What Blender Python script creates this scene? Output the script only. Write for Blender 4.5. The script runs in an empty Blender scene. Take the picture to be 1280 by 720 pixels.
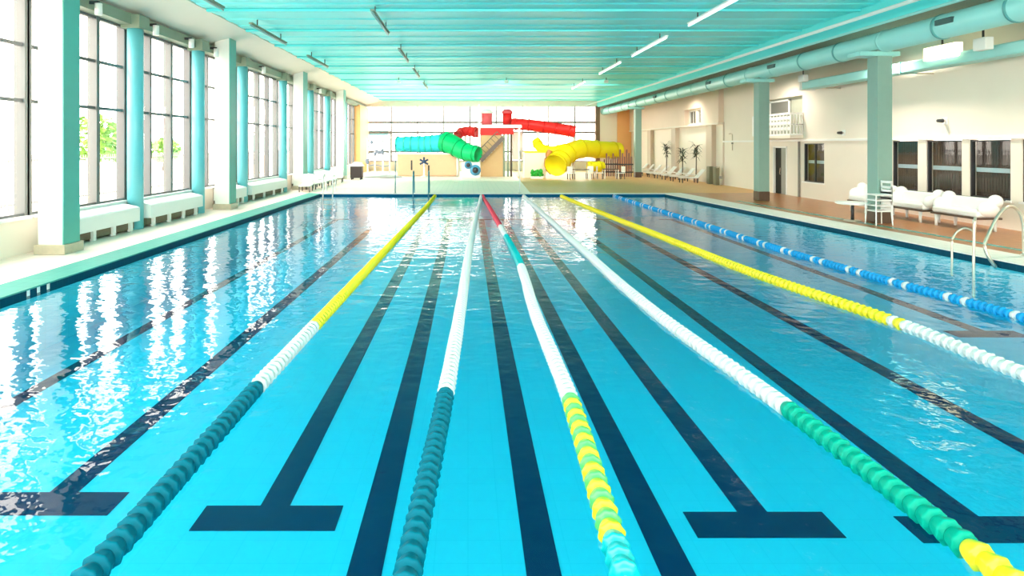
import bpy, math, random
from mathutils import Vector, Matrix
random.seed(7)
S = bpy.context.scene
COL = S.collection
PI = math.pi
F, VX, VY, H = 720.0, 585.0, 182.0, 2.5      # focal length in px, vanishing point, eye height
def at(x, y, d):                             # a point seen at pixel x,y at distance d
    return Vector(((x-VX)/F*d, d, H+(VY-y)/F*d))
WZ = -0.13                                   # water level
# ------------------------------------------------------------------ materials
MATS = {}
def mat(name, col, rough=.5, metal=0, spec=.5, var=0.0, vscale=6, emis=None, es=0, bump=0):
    if name in MATS: return MATS[name]
    m = bpy.data.materials.new(name); m.use_nodes = True
    nt = m.node_tree; b = nt.nodes['Principled BSDF']
    b.inputs['Base Color'].default_value = (*col, 1)
    b.inputs['Roughness'].default_value = rough
    b.inputs['Metallic'].default_value = metal
    b.inputs['Specular IOR Level'].default_value = spec
    tc = nt.nodes.new('ShaderNodeTexCoord')
    n = nt.nodes.new('ShaderNodeTexNoise'); n.inputs['Scale'].default_value = vscale
    nt.links.new(tc.outputs['Object'], n.inputs['Vector'])
    if var:
        mx = nt.nodes.new('ShaderNodeMix'); mx.data_type = 'RGBA'
        mx.inputs[6].default_value = (*[c*(1-var) for c in col], 1)
        mx.inputs[7].default_value = (*[min(1, c*(1+var)) for c in col], 1)
        nt.links.new(n.outputs['Fac'], mx.inputs[0]); nt.links.new(mx.outputs[2], b.inputs['Base Color'])
    if bump:
        bp = nt.nodes.new('ShaderNodeBump'); bp.inputs['Distance'].default_value = bump
        nt.links.new(n.outputs['Fac'], bp.inputs['Height']); nt.links.new(bp.outputs['Normal'], b.inputs['Normal'])
    if emis:
        b.inputs['Emission Color'].default_value = (*emis, 1); b.inputs['Emission Strength'].default_value = es
    MATS[name] = m
    return m
def tile(name, c1, c2, grout, w, h, rough=.3, mortar=.006, spec=.5, axis='XY', bias=0):
    m = bpy.data.materials.new(name); m.use_nodes = True
    nt = m.node_tree; b = nt.nodes['Principled BSDF']
    b.inputs['Roughness'].default_value = rough; b.inputs['Specular IOR Level'].default_value = spec
    g = nt.nodes.new('ShaderNodeNewGeometry')
    sep = nt.nodes.new('ShaderNodeSeparateXYZ'); cmb = nt.nodes.new('ShaderNodeCombineXYZ')
    nt.links.new(g.outputs['Position'], sep.inputs[0])
    nt.links.new(sep.outputs[axis[0]], cmb.inputs[0]); nt.links.new(sep.outputs[axis[1]], cmb.inputs[1])
    br = nt.nodes.new('ShaderNodeTexBrick'); br.offset = 0
    br.inputs['Color1'].default_value = (*c1, 1); br.inputs['Color2'].default_value = (*c2, 1)
    br.inputs['Mortar'].default_value = (*grout, 1); br.inputs['Scale'].default_value = 1
    br.inputs['Mortar Size'].default_value = mortar; br.inputs['Brick Width'].default_value = w
    br.inputs['Row Height'].default_value = h; br.inputs['Bias'].default_value = bias
    nt.links.new(cmb.outputs[0], br.inputs['Vector']); nt.links.new(br.outputs['Color'], b.inputs['Base Color'])
    MATS[name] = m
    return m
cream   = mat('cream_paint', (.82,.75,.65), .6, var=.04, vscale=.6)
white   = mat('white_paint', (.86,.86,.84), .5, var=.02, vscale=1.5)
beige   = mat('beige_paint', (.62,.52,.42), .6, var=.05, vscale=.8)
peach   = mat('peach_paint', (.80,.66,.54), .6, var=.04, vscale=.7)
orange  = mat('orange_paint', (.80,.42,.16), .55, var=.06, vscale=1.2)
sage    = mat('sage_steel', (.24,.30,.22), .5, var=.08, vscale=2)
cyanp   = mat('cyan_column_paint', (.16,.58,.66), .35, var=.04)
mintp   = mat('mint_column_paint', (.23,.37,.32), .5, spec=.3, var=.04)
pierf   = mat('pier_paint', (.86,.85,.80), .5, var=.03)
pierg   = mat('pier_green_paint', (.10,.42,.36), .45, var=.05)
frame_m = mat('grey_window_frame', (.13,.135,.14), .4)
frame_l = mat('pale_window_frame', (.16,.17,.17), .4)
duct_m  = mat('duct_paint', (.30,.66,.64), .4, var=.05, vscale=2)
seam_m  = mat('duct_seam', (.10,.36,.36), .5)
ceil_m  = mat('teal_ceiling', (.16,.86,.86), .38, spec=.9, var=.05, vscale=.3)
beam_m  = mat('teal_ceiling_beam', (.12,.78,.79), .4, spec=.8)
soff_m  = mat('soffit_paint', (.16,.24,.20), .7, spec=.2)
whitepl = mat('white_plastic', (.85,.85,.83), .35)
steel   = mat('stainless_steel', (.66,.58,.48), .35, metal=.7)
darkm   = mat('dark_metal', (.03,.03,.035), .4)
brown   = mat('dark_brown_panel', (.075,.042,.028), .5, var=.3, vscale=3)
plinth_m= mat('brown_tile_plinth', (.10,.065,.045), .3, var=.2, vscale=12)
red_m   = mat('red_fibreglass', (.72,.02,.02), .4, spec=.25, var=.06, vscale=1)
pink_m  = mat('pink_fibreglass', (.75,.10,.12), .4, spec=.25)
yel_m   = mat('yellow_fibreglass', (.88,.74,.01), .4, spec=.25, var=.05, vscale=1)
green_m = mat('green_fibreglass', (.0,.50,.16), .4, spec=.25)
cyan_f  = mat('cyan_fibreglass', (.04,.62,.72), .4, spec=.25)
aqua_f  = mat('aqua_fibreglass', (.02,.58,.46), .3)
tan_m   = mat('tan_panel', (.66,.43,.22), .6, var=.05)
leaf    = mat('leaf_green', (.05,.30,.03), .6, var=.3)
leafd   = mat('dark_leaf', (.035,.05,.03), .6, var=.3)
bark    = mat('bark', (.10,.07,.05), .8)
outg    = mat('pale_paving', (.55,.54,.50), .8, var=.08, vscale=.5)
treeL   = mat('sunny_foliage', (.16,.34,.05), .7, var=.4, vscale=3)
fence_m = mat('fence_paint', (.24,.25,.26), .6)
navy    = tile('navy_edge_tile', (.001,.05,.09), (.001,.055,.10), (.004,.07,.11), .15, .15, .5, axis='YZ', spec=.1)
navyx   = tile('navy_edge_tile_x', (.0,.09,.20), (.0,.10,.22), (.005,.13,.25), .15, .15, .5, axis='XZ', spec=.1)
poolf   = tile('pool_floor_tile', (.14,.56,.75), (.13,.55,.74), (.11,.52,.71), .3, .3, .4, mortar=.004)
poolw   = tile('pool_wall_tile', (.13,.66,.82), (.11,.64,.80), (.10,.58,.74), .3, .3, .35, axis='YZ')
linem   = mat('lane_line_tile', (.003,.018,.075), .6, spec=.1, var=.1, vscale=4)
deckw   = tile('white_deck_tile', (.95,.80,.70), (.93,.78,.68), (.66,.63,.56), .3, .3, .55, mortar=.005, spec=.2)
decktan = tile('tan_deck_tile', (.80,.48,.22), (.76,.45,.20), (.60,.36,.18), .3, .3, .5, spec=.2, mortar=.006)
deckbr  = tile('terracotta_deck_tile', (.50,.22,.09), (.45,.19,.08), (.32,.16,.08), .2, .2, .3, mortar=.006, spec=.18)
coptl   = tile('teal_coping_tile', (.10,.40,.34), (.09,.37,.32), (.07,.30,.27), .3, .3, .6, spec=.15)
copwh   = tile('white_coping_tile', (.92,.84,.76), (.90,.82,.74), (.72,.7,.66), .3, .3, .6, spec=.15)
ropeC = {'white': mat('white_float_plastic', (.66,.66,.66), .35), 'teal': mat('teal_float_plastic', (.0,.13,.20), .5, spec=.08),
  'yellow': mat('yellow_float_plastic', (.88,.70,.01), .35), 'green': mat('green_float_plastic', (.0,.33,.24), .45, spec=.12),
  'red': mat('red_float_plastic', (.70,.04,.08), .35), 'blue': mat('blue_float_plastic', (.01,.30,.66), .45, spec=.2),
  'lime': mat('lime_float_plastic', (.10,.48,.14), .3), 'aqua': mat('aqua_float_plastic', (.0,.42,.46), .3)}
def front_only(nt, f, mx):     # straight-through panes reflect at the face turned outwards only
    ge = nt.nodes.new('ShaderNodeNewGeometry'); inv = nt.nodes.new('ShaderNodeMath'); inv.operation = 'SUBTRACT'; inv.inputs[0].default_value = 1
    mu = nt.nodes.new('ShaderNodeMath'); mu.operation = 'MULTIPLY'
    nt.links.new(ge.outputs['Backfacing'], inv.inputs[1]); nt.links.new(inv.outputs[0], mu.inputs[0]); nt.links.new(f.outputs[0], mu.inputs[1])
    nt.links.new(mu.outputs[0], mx.inputs[0])
def glass(name, tint=(1,1,1)):
    m = bpy.data.materials.new(name); m.use_nodes = True; nt = m.node_tree; nt.nodes.clear()
    o = nt.nodes.new('ShaderNodeOutputMaterial'); mx = nt.nodes.new('ShaderNodeMixShader')
    t = nt.nodes.new('ShaderNodeBsdfTransparent'); t.inputs[0].default_value = (*tint, 1)
    g = nt.nodes.new('ShaderNodeBsdfGlossy'); g.inputs['Roughness'].default_value = .02
    f = nt.nodes.new('ShaderNodeFresnel'); f.inputs['IOR'].default_value = 1.45
    front_only(nt, f, mx); nt.links.new(t.outputs[0], mx.inputs[1]); nt.links.new(g.outputs[0], mx.inputs[2])
    nt.links.new(mx.outputs[0], o.inputs[0]); return m
glass_m = glass('clear_glass')
glass_d = glass('tinted_glass', (.85,.86,.86))
def water_material():
    m = bpy.data.materials.new('pool_water_surface'); m.use_nodes = True; nt = m.node_tree; nt.nodes.clear()
    N, L = nt.nodes.new, nt.links.new
    o = N('ShaderNodeOutputMaterial'); mx = N('ShaderNodeMixShader'); t = N('ShaderNodeBsdfTransparent')
    g = N('ShaderNodeBsdfGlossy'); g.inputs['Roughness'].default_value = .03
    f = N('ShaderNodeFresnel'); f.inputs['IOR'].default_value = 1.36
    geo = N('ShaderNodeNewGeometry')
    mp = N('ShaderNodeMapping'); mp.inputs['Scale'].default_value = (1.0, 1.25, 1)
    n1 = N('ShaderNodeTexNoise'); n1.inputs['Scale'].default_value = 3.4; n1.inputs['Detail'].default_value = 2.5; n1.inputs['Roughness'].default_value = .45
    n2 = N('ShaderNodeTexNoise'); n2.inputs['Scale'].default_value = .55; n2.inputs['Detail'].default_value = 1
    n3 = N('ShaderNodeTexNoise'); n3.inputs['Scale'].default_value = .16; n3.inputs['Detail'].default_value = 1
    L(geo.outputs['Position'], mp.inputs[0])
    for n in (n1, n2, n3): L(mp.outputs[0], n.inputs['Vector'])
    mr = N('ShaderNodeMapRange'); mr.inputs[1].default_value = .35; mr.inputs[2].default_value = .65; mr.inputs[3].default_value = .45; mr.inputs[4].default_value = 1.2
    L(n3.outputs['Fac'], mr.inputs[0])
    mu = N('ShaderNodeMath'); mu.operation = 'MULTIPLY'; L(n1.outputs['Fac'], mu.inputs[0]); L(mr.outputs[0], mu.inputs[1])
    ad = N('ShaderNodeMath'); ad.operation = 'MULTIPLY_ADD'; L(n2.outputs['Fac'], ad.inputs[0]); ad.inputs[1].default_value = 1.1; L(mu.outputs[0], ad.inputs[2])
    bp = N('ShaderNodeBump'); bp.inputs['Distance'].default_value = .018; bp.inputs['Strength'].default_value = 1
    L(ad.outputs[0], bp.inputs['Height'])
    L(bp.outputs[0], g.inputs['Normal']); L(bp.outputs[0], f.inputs['Normal'])
    front_only(nt, f, mx); L(t.outputs[0], mx.inputs[1]); L(g.outputs[0], mx.inputs[2]); L(mx.outputs[0], o.inputs['Surface'])
    v = N('ShaderNodeVolumeAbsorption'); v.inputs['Color'].default_value = (0, .90, .965, 1); v.inputs['Density'].default_value = .62
    L(v.outputs[0], o.inputs['Volume'])
    return m
water_m = water_material()
# ------------------------------------------------------------------ mesh building
class MB:
    def __init__(s): s.v, s.f, s.sm, s.mi = [], [], [], []
    def add(s, vs, fs, smooth=False, mi=0, M=None):
        k = len(s.v)
        s.v += [tuple(M @ Vector(v)) if M is not None else tuple(v) for v in vs]
        for f in fs: s.f.append(tuple(i+k for i in f)); s.sm.append(smooth); s.mi.append(mi)
        return s
    def box(s, x0, x1, y0, y1, z0, z1, mi=0, M=None):
        x0, x1 = sorted((x0, x1)); y0, y1 = sorted((y0, y1)); z0, z1 = sorted((z0, z1))
        return s.add([(x0,y0,z0),(x1,y0,z0),(x1,y1,z0),(x0,y1,z0),(x0,y0,z1),(x1,y0,z1),(x1,y1,z1),(x0,y1,z1)],
              [(0,3,2,1),(4,5,6,7),(0,1,5,4),(1,2,6,5),(2,3,7,6),(3,0,4,7)], False, mi, M)
    def prism(s, poly, z0, z1, mi=0):          # poly in XY, counter-clockwise
        n = len(poly)
        vs = [(x,y,z0) for x,y in poly]+[(x,y,z1) for x,y in poly]
        return s.add(vs, [tuple(range(n-1,-1,-1)), tuple(range(n,2*n))]+[(i,(i+1)%n,n+(i+1)%n,n+i) for i in range(n)], False, mi)
    def xprism(s, poly, y0, y1, mi=0):         # poly in XZ pushed along Y
        n = len(poly)
        vs = [(x,y0,z) for x,z in poly]+[(x,y1,z) for x,z in poly]
        return s.add(vs, [tuple(range(n)), tuple(range(2*n-1,n-1,-1))]+[(i,n+i,n+(i+1)%n,(i+1)%n) for i in range(n)], False, mi)
    def lathe(s, prof, o=(0,0,0), axis='Z', n=16, mi=0, mod=None, smooth=True):
        vs = []
        for k, (a, r) in enumerate(prof):
            for i in range(n):
                t = 2*PI*i/n; rr = r*(mod(k, t) if mod else 1)
                c, d = rr*math.cos(t), rr*math.sin(t)
                vs.append((o[0]+c, o[1]+d, o[2]+a) if axis=='Z' else (o[0]+c, o[1]+a, o[2]-d) if axis=='Y' else (o[0]+a, o[1]+c, o[2]+d))
        fs = [(k*n+i, k*n+(i+1)%n, (k+1)*n+(i+1)%n, (k+1)*n+i) for k in range(len(prof)-1) for i in range(n)]
        fs += [tuple(range(n-1,-1,-1)), tuple(range((len(prof)-1)*n, len(prof)*n))]
        return s.add(vs, fs, smooth, mi)
    def tube(s, pts, r, n=10, mi=0, up=Vector((0,0,1)), arc=None):
        pts = [Vector(p) for p in pts]; m = len(pts); vs = []
        rs = r if isinstance(r, (list, tuple)) else [r]*m
        for k, p in enumerate(pts):
            t = (pts[min(k+1,m-1)]-pts[max(k-1,0)]).normalized()
            u = up if abs(t.dot(up)) < .95 else Vector((1,0,0))
            a = t.cross(u).normalized(); b = a.cross(t).normalized()
            if arc:                            # open trough: outer then inner skin
                th = arc[1]; h = arc[0]; q = n
                for i in range(q+1):
                    w = -PI/2-h+2*h*i/q; vs.append(p+(a*math.cos(w)+b*math.sin(w))*rs[k])
                for i in range(q,-1,-1):
                    w = -PI/2-h+2*h*i/q; vs.append(p+(a*math.cos(w)+b*math.sin(w))*(rs[k]-th))
            else:
                for i in range(n):
                    w = 2*PI*i/n; vs.append(p+(a*math.cos(w)+b*math.sin(w))*rs[k])
        c = 2*(n+1) if arc else n
        fs = [(k*c+i, (k+1)*c+i, (k+1)*c+(i+1)%c, k*c+(i+1)%c) for k in range(m-1) for i in range(c)]
        if arc:
            for k0 in (0, (m-1)*c):
                for i in range(n): fs.append((k0+i, k0+i+1, k0+c-2-i, k0+c-1-i))
        else: fs += [tuple(range(n-1,-1,-1)), tuple(range((m-1)*n, m*n))]
        return s.add(vs, fs, True, mi)
    def ball(s, o, r, n=10, sq=(1,1,1), mi=0, jit=0):
        vs, fs = [], []; m = n//2+1
        for k in range(m+1):
            a = PI*k/m
            for i in range(n):
                t = 2*PI*i/n; q = 1+jit*(random.random()-.5)
                vs.append((o[0]+r*sq[0]*q*math.sin(a)*math.cos(t), o[1]+r*sq[1]*q*math.sin(a)*math.sin(t), o[2]-r*sq[2]*q*math.cos(a)))
        for k in range(m):
            for i in range(n): fs.append((k*n+i, k*n+(i+1)%n, (k+1)*n+(i+1)%n, (k+1)*n+i))
        return s.add(vs, fs, True, mi)
    def mesh(s, name, mats):
        me = bpy.data.meshes.new(name); me.from_pydata(s.v, [], s.f)
        for m in (mats if isinstance(mats, (list, tuple)) else [mats]): me.materials.append(m)
        me.polygons.foreach_set('use_smooth', s.sm); me.polygons.foreach_set('material_index', s.mi)
        me.update(); return me
    def build(s, name, mats, parent=None, bevel=0, origin=None):
        if parent is None and origin is None and s.v:   # origin at the base of the thing
            xs = [v[0] for v in s.v]; ys = [v[1] for v in s.v]; zs = [v[2] for v in s.v]
            origin = ((min(xs)+max(xs))/2, (min(ys)+max(ys))/2, min(zs))
        if parent is not None: origin = origin or (0,0,0)
        s.v = [(a-origin[0], b-origin[1], c-origin[2]) for a,b,c in s.v]
        o = bpy.data.objects.new(name, s.mesh(name, mats)); COL.objects.link(o); o.location = origin
        if parent is not None: o.parent = parent
        if bevel:
            b = o.modifiers.new('Bevel', 'BEVEL'); b.width = bevel; b.segments = 2; b.limit_method = 'ANGLE'
        return o
def tag(o, label=None, cat=None, group=None, kind=None):
    for k, v in (('label', label), ('category', cat), ('group', group), ('kind', kind)):
        if v: o[k] = v
    return o
def thing(name, loc, label, cat, group=None, rz=0):
    o = bpy.data.objects.new(name, None); COL.objects.link(o); o.location = loc; o.rotation_euler.z = rz
    return tag(o, label, cat, group)
def struct(o): o['kind'] = 'structure'; return o
def dup(root, loc, rz, label=None):
    r = root.copy(); COL.objects.link(r); r.location = loc; r.rotation_euler.z = rz
    if label: r['label'] = label
    for ch in list(root.children):
        c = ch.copy(); COL.objects.link(c); c.parent = r
        for g in list(ch.children):
            d = g.copy(); COL.objects.link(d); d.parent = c
    return r
def smooth_path(pts, n=8):
    pts = [Vector(p) for p in pts]; out = []
    for i in range(len(pts)-1):
        p0, p1, p2, p3 = pts[max(i-1,0)], pts[i], pts[i+1], pts[min(i+2,len(pts)-1)]
        for k in range(n):
            t = k/n
            out.append(.5*((2*p1)+(p2-p0)*t+(2*p0-5*p1+4*p2-p3)*t*t+(3*p1-p0-3*p2+p3)*t**3))
    out.append(pts[-1]); return out
# ------------------------------------------------------------------ the pool
XL, YF, YN = -7.7, 30.0, 1.1
def XR(y): return 10.25+(30-y)*.083
PZ = -1.2
def line_x(s): return s*(H-PZ)
fl = struct(MB().prism([(XL,YN),(XR(YN),YN),(XR(YF),YF),(XL,YF)], PZ-.2, PZ).build('pool_basin', poolf))
t = MB()
t.box(XL-.35,XL,YN-.3,YF+.3,PZ-.2,-.19).build('pool_wall', poolw, fl, origin=fl.location)
MB().prism([(XR(YN),YN-.3),(XR(YN)+.35,YN-.3),(XR(YF)+.35,YF+.3),(XR(YF),YF+.3)],PZ-.2,-.19).build('pool_wall', poolw, fl, origin=fl.location)
MB().prism([(XL,YF),(XR(YF),YF),(XR(YF),YF+.3),(XL,YF+.3)],PZ-.2,-.19).build('pool_wall', poolw, fl, origin=fl.location)
MB().prism([(XL,YN-.3),(XR(YN),YN-.3),(XR(YN),YN),(XL,YN)],PZ-.2,-.19).build('pool_wall', poolw, fl, origin=fl.location)
for nm, mb, mm in (('edge_tile', MB().box(XL-.35,XL,YN-.3,YF+.3,-.19,-.03), navy),
        ('edge_tile', MB().prism([(XR(YN),YN-.3),(XR(YN)+.35,YN-.3),(XR(YF)+.35,YF+.3),(XR(YF),YF+.3)],-.19,-.03), navy),
        ('edge_tile', MB().prism([(XL,YF),(XR(YF),YF),(XR(YF),YF+.3),(XL,YF+.3)],-.19,-.03), navyx),
        ('edge_tile', MB().prism([(XL,YN-.3),(XR(YN),YN-.3),(XR(YN),YN),(XL,YN)],-.19,-.03), navyx)):
    mb.build(nm, mm, fl, origin=fl.location)
for o in fl.children: o.location = (0,0,0); o.matrix_parent_inverse = Matrix.Identity(4)
# lane lines: slope across, T distance (or None), width
LINES = [(-1.77,None),(-1.165,5.95),(-.535,5.72),(-.242,None),(.177,None),(.49,None),(.775,5.62),(1.335,5.55),(1.84,None),(2.75,11.3)]
for sl, T in LINES:
    x = line_x(sl); w = .15 if sl != -1.77 else .13
    y0 = T if T else YN+.3
    m = MB().box(x-w,x+w,y0,YF-1.0,PZ,PZ+.006)
    if T: m.box(x-.70,x+.70,T-.19,T+.19,PZ,PZ+.007)
    m.box(x-.6,x+.6,YF-1.3,YF-1.0,PZ,PZ+.007)
    m.build('lane_line', linem, fl, origin=fl.location)
for o in fl.children: o.location = (0,0,0)
# each part mesh was built relative to the basin origin, so parts sit at local zero
wm = MB(); wm.prism([(XL-.01,YN-.01),(XR(YN)+.01,YN-.01),(XR(YF)+.01,YF+.01),(XL-.01,YF+.01)], PZ-.01, WZ)
tag(wm.build('pool_water', water_m), 'clear turquoise water with small ripples filling the swimming pool', 'water', kind='stuff')
# ------------------------------------------------------------------ decks and copings
def coping(name, poly, m):
    return struct(MB().prism(poly, -.03, 0.0).build(name, m, bevel=.006))
coping('trim_1', [(XL-.72,YN-.6),(XL+.02,YN-.6),(XL+.02,YF-.02),(XL-.72,YF+.5)], coptl)
coping('trim_2', [(XL+.02,YF-.02),(XR(YF)-.02,YF-.02),(XR(YF)+1,YF+.5),(XL-.72,YF+.5)], copwh)
coping('trim_3', [(XR(YN)-.02,YN-.6),(XR(YN)+1.05,YN-.6),(XR(YF)+1.0,YF+.5),(XR(YF)-.02,YF-.02)], copwh)
coping('trim_4', [(XL+.02,YN-.6),(XR(YN)-.02,YN-.6),(XR(YN)-.02,YN+.02),(XL+.02,YN+.02)], copwh)
g = MB()
struct(MB().prism([(-10.6,-9),(XL-.72,-9),(XL-.72,YF+.5),(-10.6,YF+.5)],-.3,-.004).build('floor_left', deckw))
struct(MB().prism([(-10.6,YF+.5),(3.3,YF+.5),(4.4,58),(-10.6,58)],-.3,-.004).build('floor_far', deckw))
struct(MB().prism([(3.3,YF+.5),(16.6,YF+.5),(16.6,58),(4.4,58)],-.3,-.004).build('floor_far_right', decktan))
struct(MB().prism([(XR(YN)+1.05,-9),(16.6,-9),(16.6,YF+.5),(XR(YF)+1,YF+.5),(XR(YN)+1.05,YN-.6)],-.3,-.004).build('floor_right', deckbr))
struct(MB().prism([(XL-.72,-9),(XR(YN)+1.05,-9),(XR(YN)+1.05,YN-.6),(XL-.72,YN-.6)],-.3,-.004).build('floor_near', deckw))
dr = MB()
dr.prism([(XR(10)+1.55,10),(XR(10)+1.75,10),(XR(26)+1.7,26),(XR(26)+1.5,26)],-.004,.004)
struct(dr.build('trim_5', mat('teal_drain_grate', (.05,.30,.26), .25)))
# white depth marks on left edge tile
for k in range(3):
    y = 10.05+k*.24
    tag(MB().box(XL-.0,XL+.012,y,y+.06,-.13,-.03).build('depth_mark', whitepl),
        ['white depth mark on the left pool edge, farthest left of three','middle one of three white depth marks on the left pool edge','white depth mark on the left pool edge, farthest right of three'][k],'depth mark','depth marks on the left pool edge')
# ------------------------------------------------------------------ room shell
ZW0, ZW1 = .85, 6.1
XW = -10.3
lw = MB(); lw.box(XW-.3,XW,-9,57.3,-.3,ZW0); lw.box(XW-.3,XW,-9,57.3,ZW1,7.0); lw.box(XW-.3,XW,52.2,57.3,ZW0,ZW1)
struct(lw.build('wall_left', cream))
struct(MB().xprism([(XW,6.45),(XW,7.0),(-8.5,7.0),(-8.5,6.9)],-9,57).build('trim_6', cream))
struct(MB().box(XW,XW+.32,-9,57,6.1,6.42).build('trim_7', sage))
# windows of the left wall
rounds = [8.9, 17.35, 21.4, 25.6, 31.2, 36.6, 41.0, 46.6]
piers = [(2.6,3.2),(13.25,13.8),(22.5,23.1),(32.6,33.4),(43.2,43.9)]
div = [-9, -4, 2.9, 8.9, 13.5, 17.35, 21.4, 25.6, 31.2, 36.6, 41.0, 46.6, 52.2]
wn = 1
for a, b in zip(div[:-1], div[1:]):
    n = max(2, round((b-a)/1.3))
    fr = MB(); L0, L1 = a+.04, b-.04
    fr.box(XW-.14,XW-.02,L0,L1,ZW0,ZW0+.08); fr.box(XW-.14,XW-.02,L0,L1,ZW1-.08,ZW1)
    for z in (3.55, 4.85): fr.box(XW-.13,XW-.05,L0,L1,z-.04,z+.04)
    for k in range(n+1):
        y = L0+(L1-L0)*k/n
        fr.box(XW-.26,XW+.0,y-.07,y+.07,ZW0,ZW1, mi=1) if k%2==0 else fr.box(XW-.24,XW-.0,y-.05,y+.05,ZW0,ZW1)
    w = struct(MB().box(XW-.10,XW-.092,L0,L1,ZW0,ZW1).build('window_%d'%wn, glass_m, origin=(XW,(a+b)/2,ZW0)))
    q = fr.build('window_frame', [frame_m, frame_l], w, origin=(XW,(a+b)/2,ZW0)); q.location = (0,0,0)
    sill = MB().box(XW-.02,XW+.12,L0,L1,ZW0-.05,ZW0+.02).build('window_sill', white, w, origin=(XW,(a+b)/2,ZW0)); sill.location = (0,0,0)
    wn += 1
ords = ['nearest','second nearest','third nearest','fourth nearest','fifth nearest','sixth nearest','seventh nearest','farthest']
for i, y in enumerate(rounds):
    r = thing('round_column', (-10.02,y,0), 'round turquoise column in front of the left windows, %s to the viewer'%ords[i], 'column', 'round turquoise columns along the left windows')
    MB().lathe([(0,.22),(6.1,.22)], n=24).build('shaft', cyanp, r)
    MB().box(-.28,.28,-.28,.28,6.0,6.4).build('column_head', sage, r)
for i, (a, b) in enumerate(piers):
    yc = (a+b)/2
    r = thing('square_pier', (-9.6,yc,0), 'white square pier with green side by the left windows, %s to the viewer'%ords[i], 'pier', 'square piers along the left windows')
    hx, hy = .29, (b-a)/2
    MB().box(-hx,hx-.02,-hy,hy,.12,6.99).build('shaft', pierf, r)
    tag(MB().box(hx-.02,hx+.01,-hy-.003,hy,.12,6.95).build('side_face', pierg, r), 'green painted side face')
    MB().box(-hx-.06,hx+.07,-hy-.06,hy+.06,0,.22).build('plinth', mat('beige_tile_plinth',(.50,.43,.32),.4,var=.15,vscale=10), r, bevel=.01)
# ledge heaters under windows
k = 0
for (a, b) in ((13.95,17.05),(17.65,21.1),(23.25,25.3),(25.9,30.9),(33.55,36.3),(36.9,40.7),(41.3,43.0)):
    nm = ['nearest','second','third','fourth','fifth','sixth','seventh','eighth']
    r = thing('heater_cabinet', (-9.98,(a+b)/2,0), 'long white heater ledge under the left windows, %s along from the viewer'%nm[k], 'heater', 'heater ledges under the left windows')
    h = (b-a)/2
    MB().xprism([(-.3,.28),(.27,.28),(.27,.66),(.22,.70),(-.3,.82)],-h,h).build('casing', white, r)
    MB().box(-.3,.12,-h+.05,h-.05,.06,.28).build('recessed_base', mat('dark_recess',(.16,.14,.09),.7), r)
    for q in (-.8,-.25,.3,.82): MB().box(.10,.19,q*h-.06,q*h+.06,0,.28).build('foot', white, r)
    k += 1
# small cylinder spotlights beneath the header beam
for i, y in enumerate((15.2, 18.0, 20.3, 22.3, 27.5, 38.0)):
    r = thing('spotlight', (-9.75,y,5.95), 'small white cylinder spotlight under the header beam, %s from the viewer'%['first','second','third','fourth','fifth','sixth'][i], 'spotlight', 'spotlights under the header beam')
    MB().lathe([(0,.09),(.30,.09)], n=14).build('lamp_body', whitepl, r)
    MB().box(-.25,.02,-.03,.03,.28,.36).build('bracket', darkm, r)
# ceiling: folded deck running across the hall
cm = MB(); y = -9.0; prof = []
while y < 57.3:
    prof += [(y,6.95),(y+.55,6.95),(y+.62,6.92),(y+1.03,6.92)]; y += 1.1
vs = []; 
for (yy, zz) in prof: vs += [(-8.5,yy,zz),(13.0,yy,zz)]
for (yy, zz) in prof: vs += [(-8.5,yy,7.15),(13.0,yy,7.15)]
n = len(prof)
cm.add(vs, [(2*i,2*i+2,2*i+3,2*i+1) for i in range(n-1)]+[(2*n+2*i,2*n+2*i+1,2*n+2*i+3,2*n+2*i+2) for i in range(n-1)])
c = struct(cm.build('ceiling', ceil_m))
bm = MB(); y = 2.2
while y < 57: bm.box(-8.5,13.0,y,y+.16,6.86,6.94); y += 3.3
o = bm.build('ceiling_beams', beam_m, c, origin=c.location); o.location = (0,0,0)
struct(MB().box(XW-.3,-8.5,-9,57.3,7.0,7.15).build('ceiling_left', white))
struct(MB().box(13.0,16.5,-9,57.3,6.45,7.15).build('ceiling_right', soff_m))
struct(MB().box(12.75,13.0,-9,57.3,6.30,6.95).build('trim_8', beam_m))
# far wall: low wall, glazing, right part
YB = 57.0
fw = MB(); fw.box(-10.6,12.6,YB,YB+.3,-.3,.9); fw.box(-10.6,16.5,YB,YB+.3,6.35,7.15)
struct(fw.build('wall_far', cream))
fr = MB(); xs = [-10.2+i*2.6 for i in range(10)]
for x in xs[:9]: fr.box(x-.07,x+.07,YB+.05,YB+.2,.9,6.35)
for z in (1.9,3.8,4.8): fr.box(-10.3,12.6,YB+.02,YB+.22,z-.10,z+.10)
fr.box(-10.3,12.6,YB+.06,YB+.18,.9,1.0)
w = struct(MB().box(-10.3,12.6,YB+.11,YB+.12,.9,6.35).build('window_20', glass_m, origin=(0,YB,.9)))
q = fr.build('window_frame', mat('pale_far_frame',(.20,.18,.18),.5), w, origin=(0,YB,.9)); q.location = (0,0,0)
struct(MB().box(12.6,13.0,YB-.25,YB+.3,0,6.4).build('trim_9', mat('brown_post',(.20,.11,.06),.6)))
struct(MB().box(13.0,14.7,YB-.2,YB+.3,0,6.4).build('wall_far_right', cream))
struct(MB().box(14.7,16.5,YB-.35,YB+.3,0,6.4).build('wall_far_corner', orange))
struct(MB().box(XW,XW+.5,52.3,57.0,0,6.2).build('wall_left_end', orange))
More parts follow.
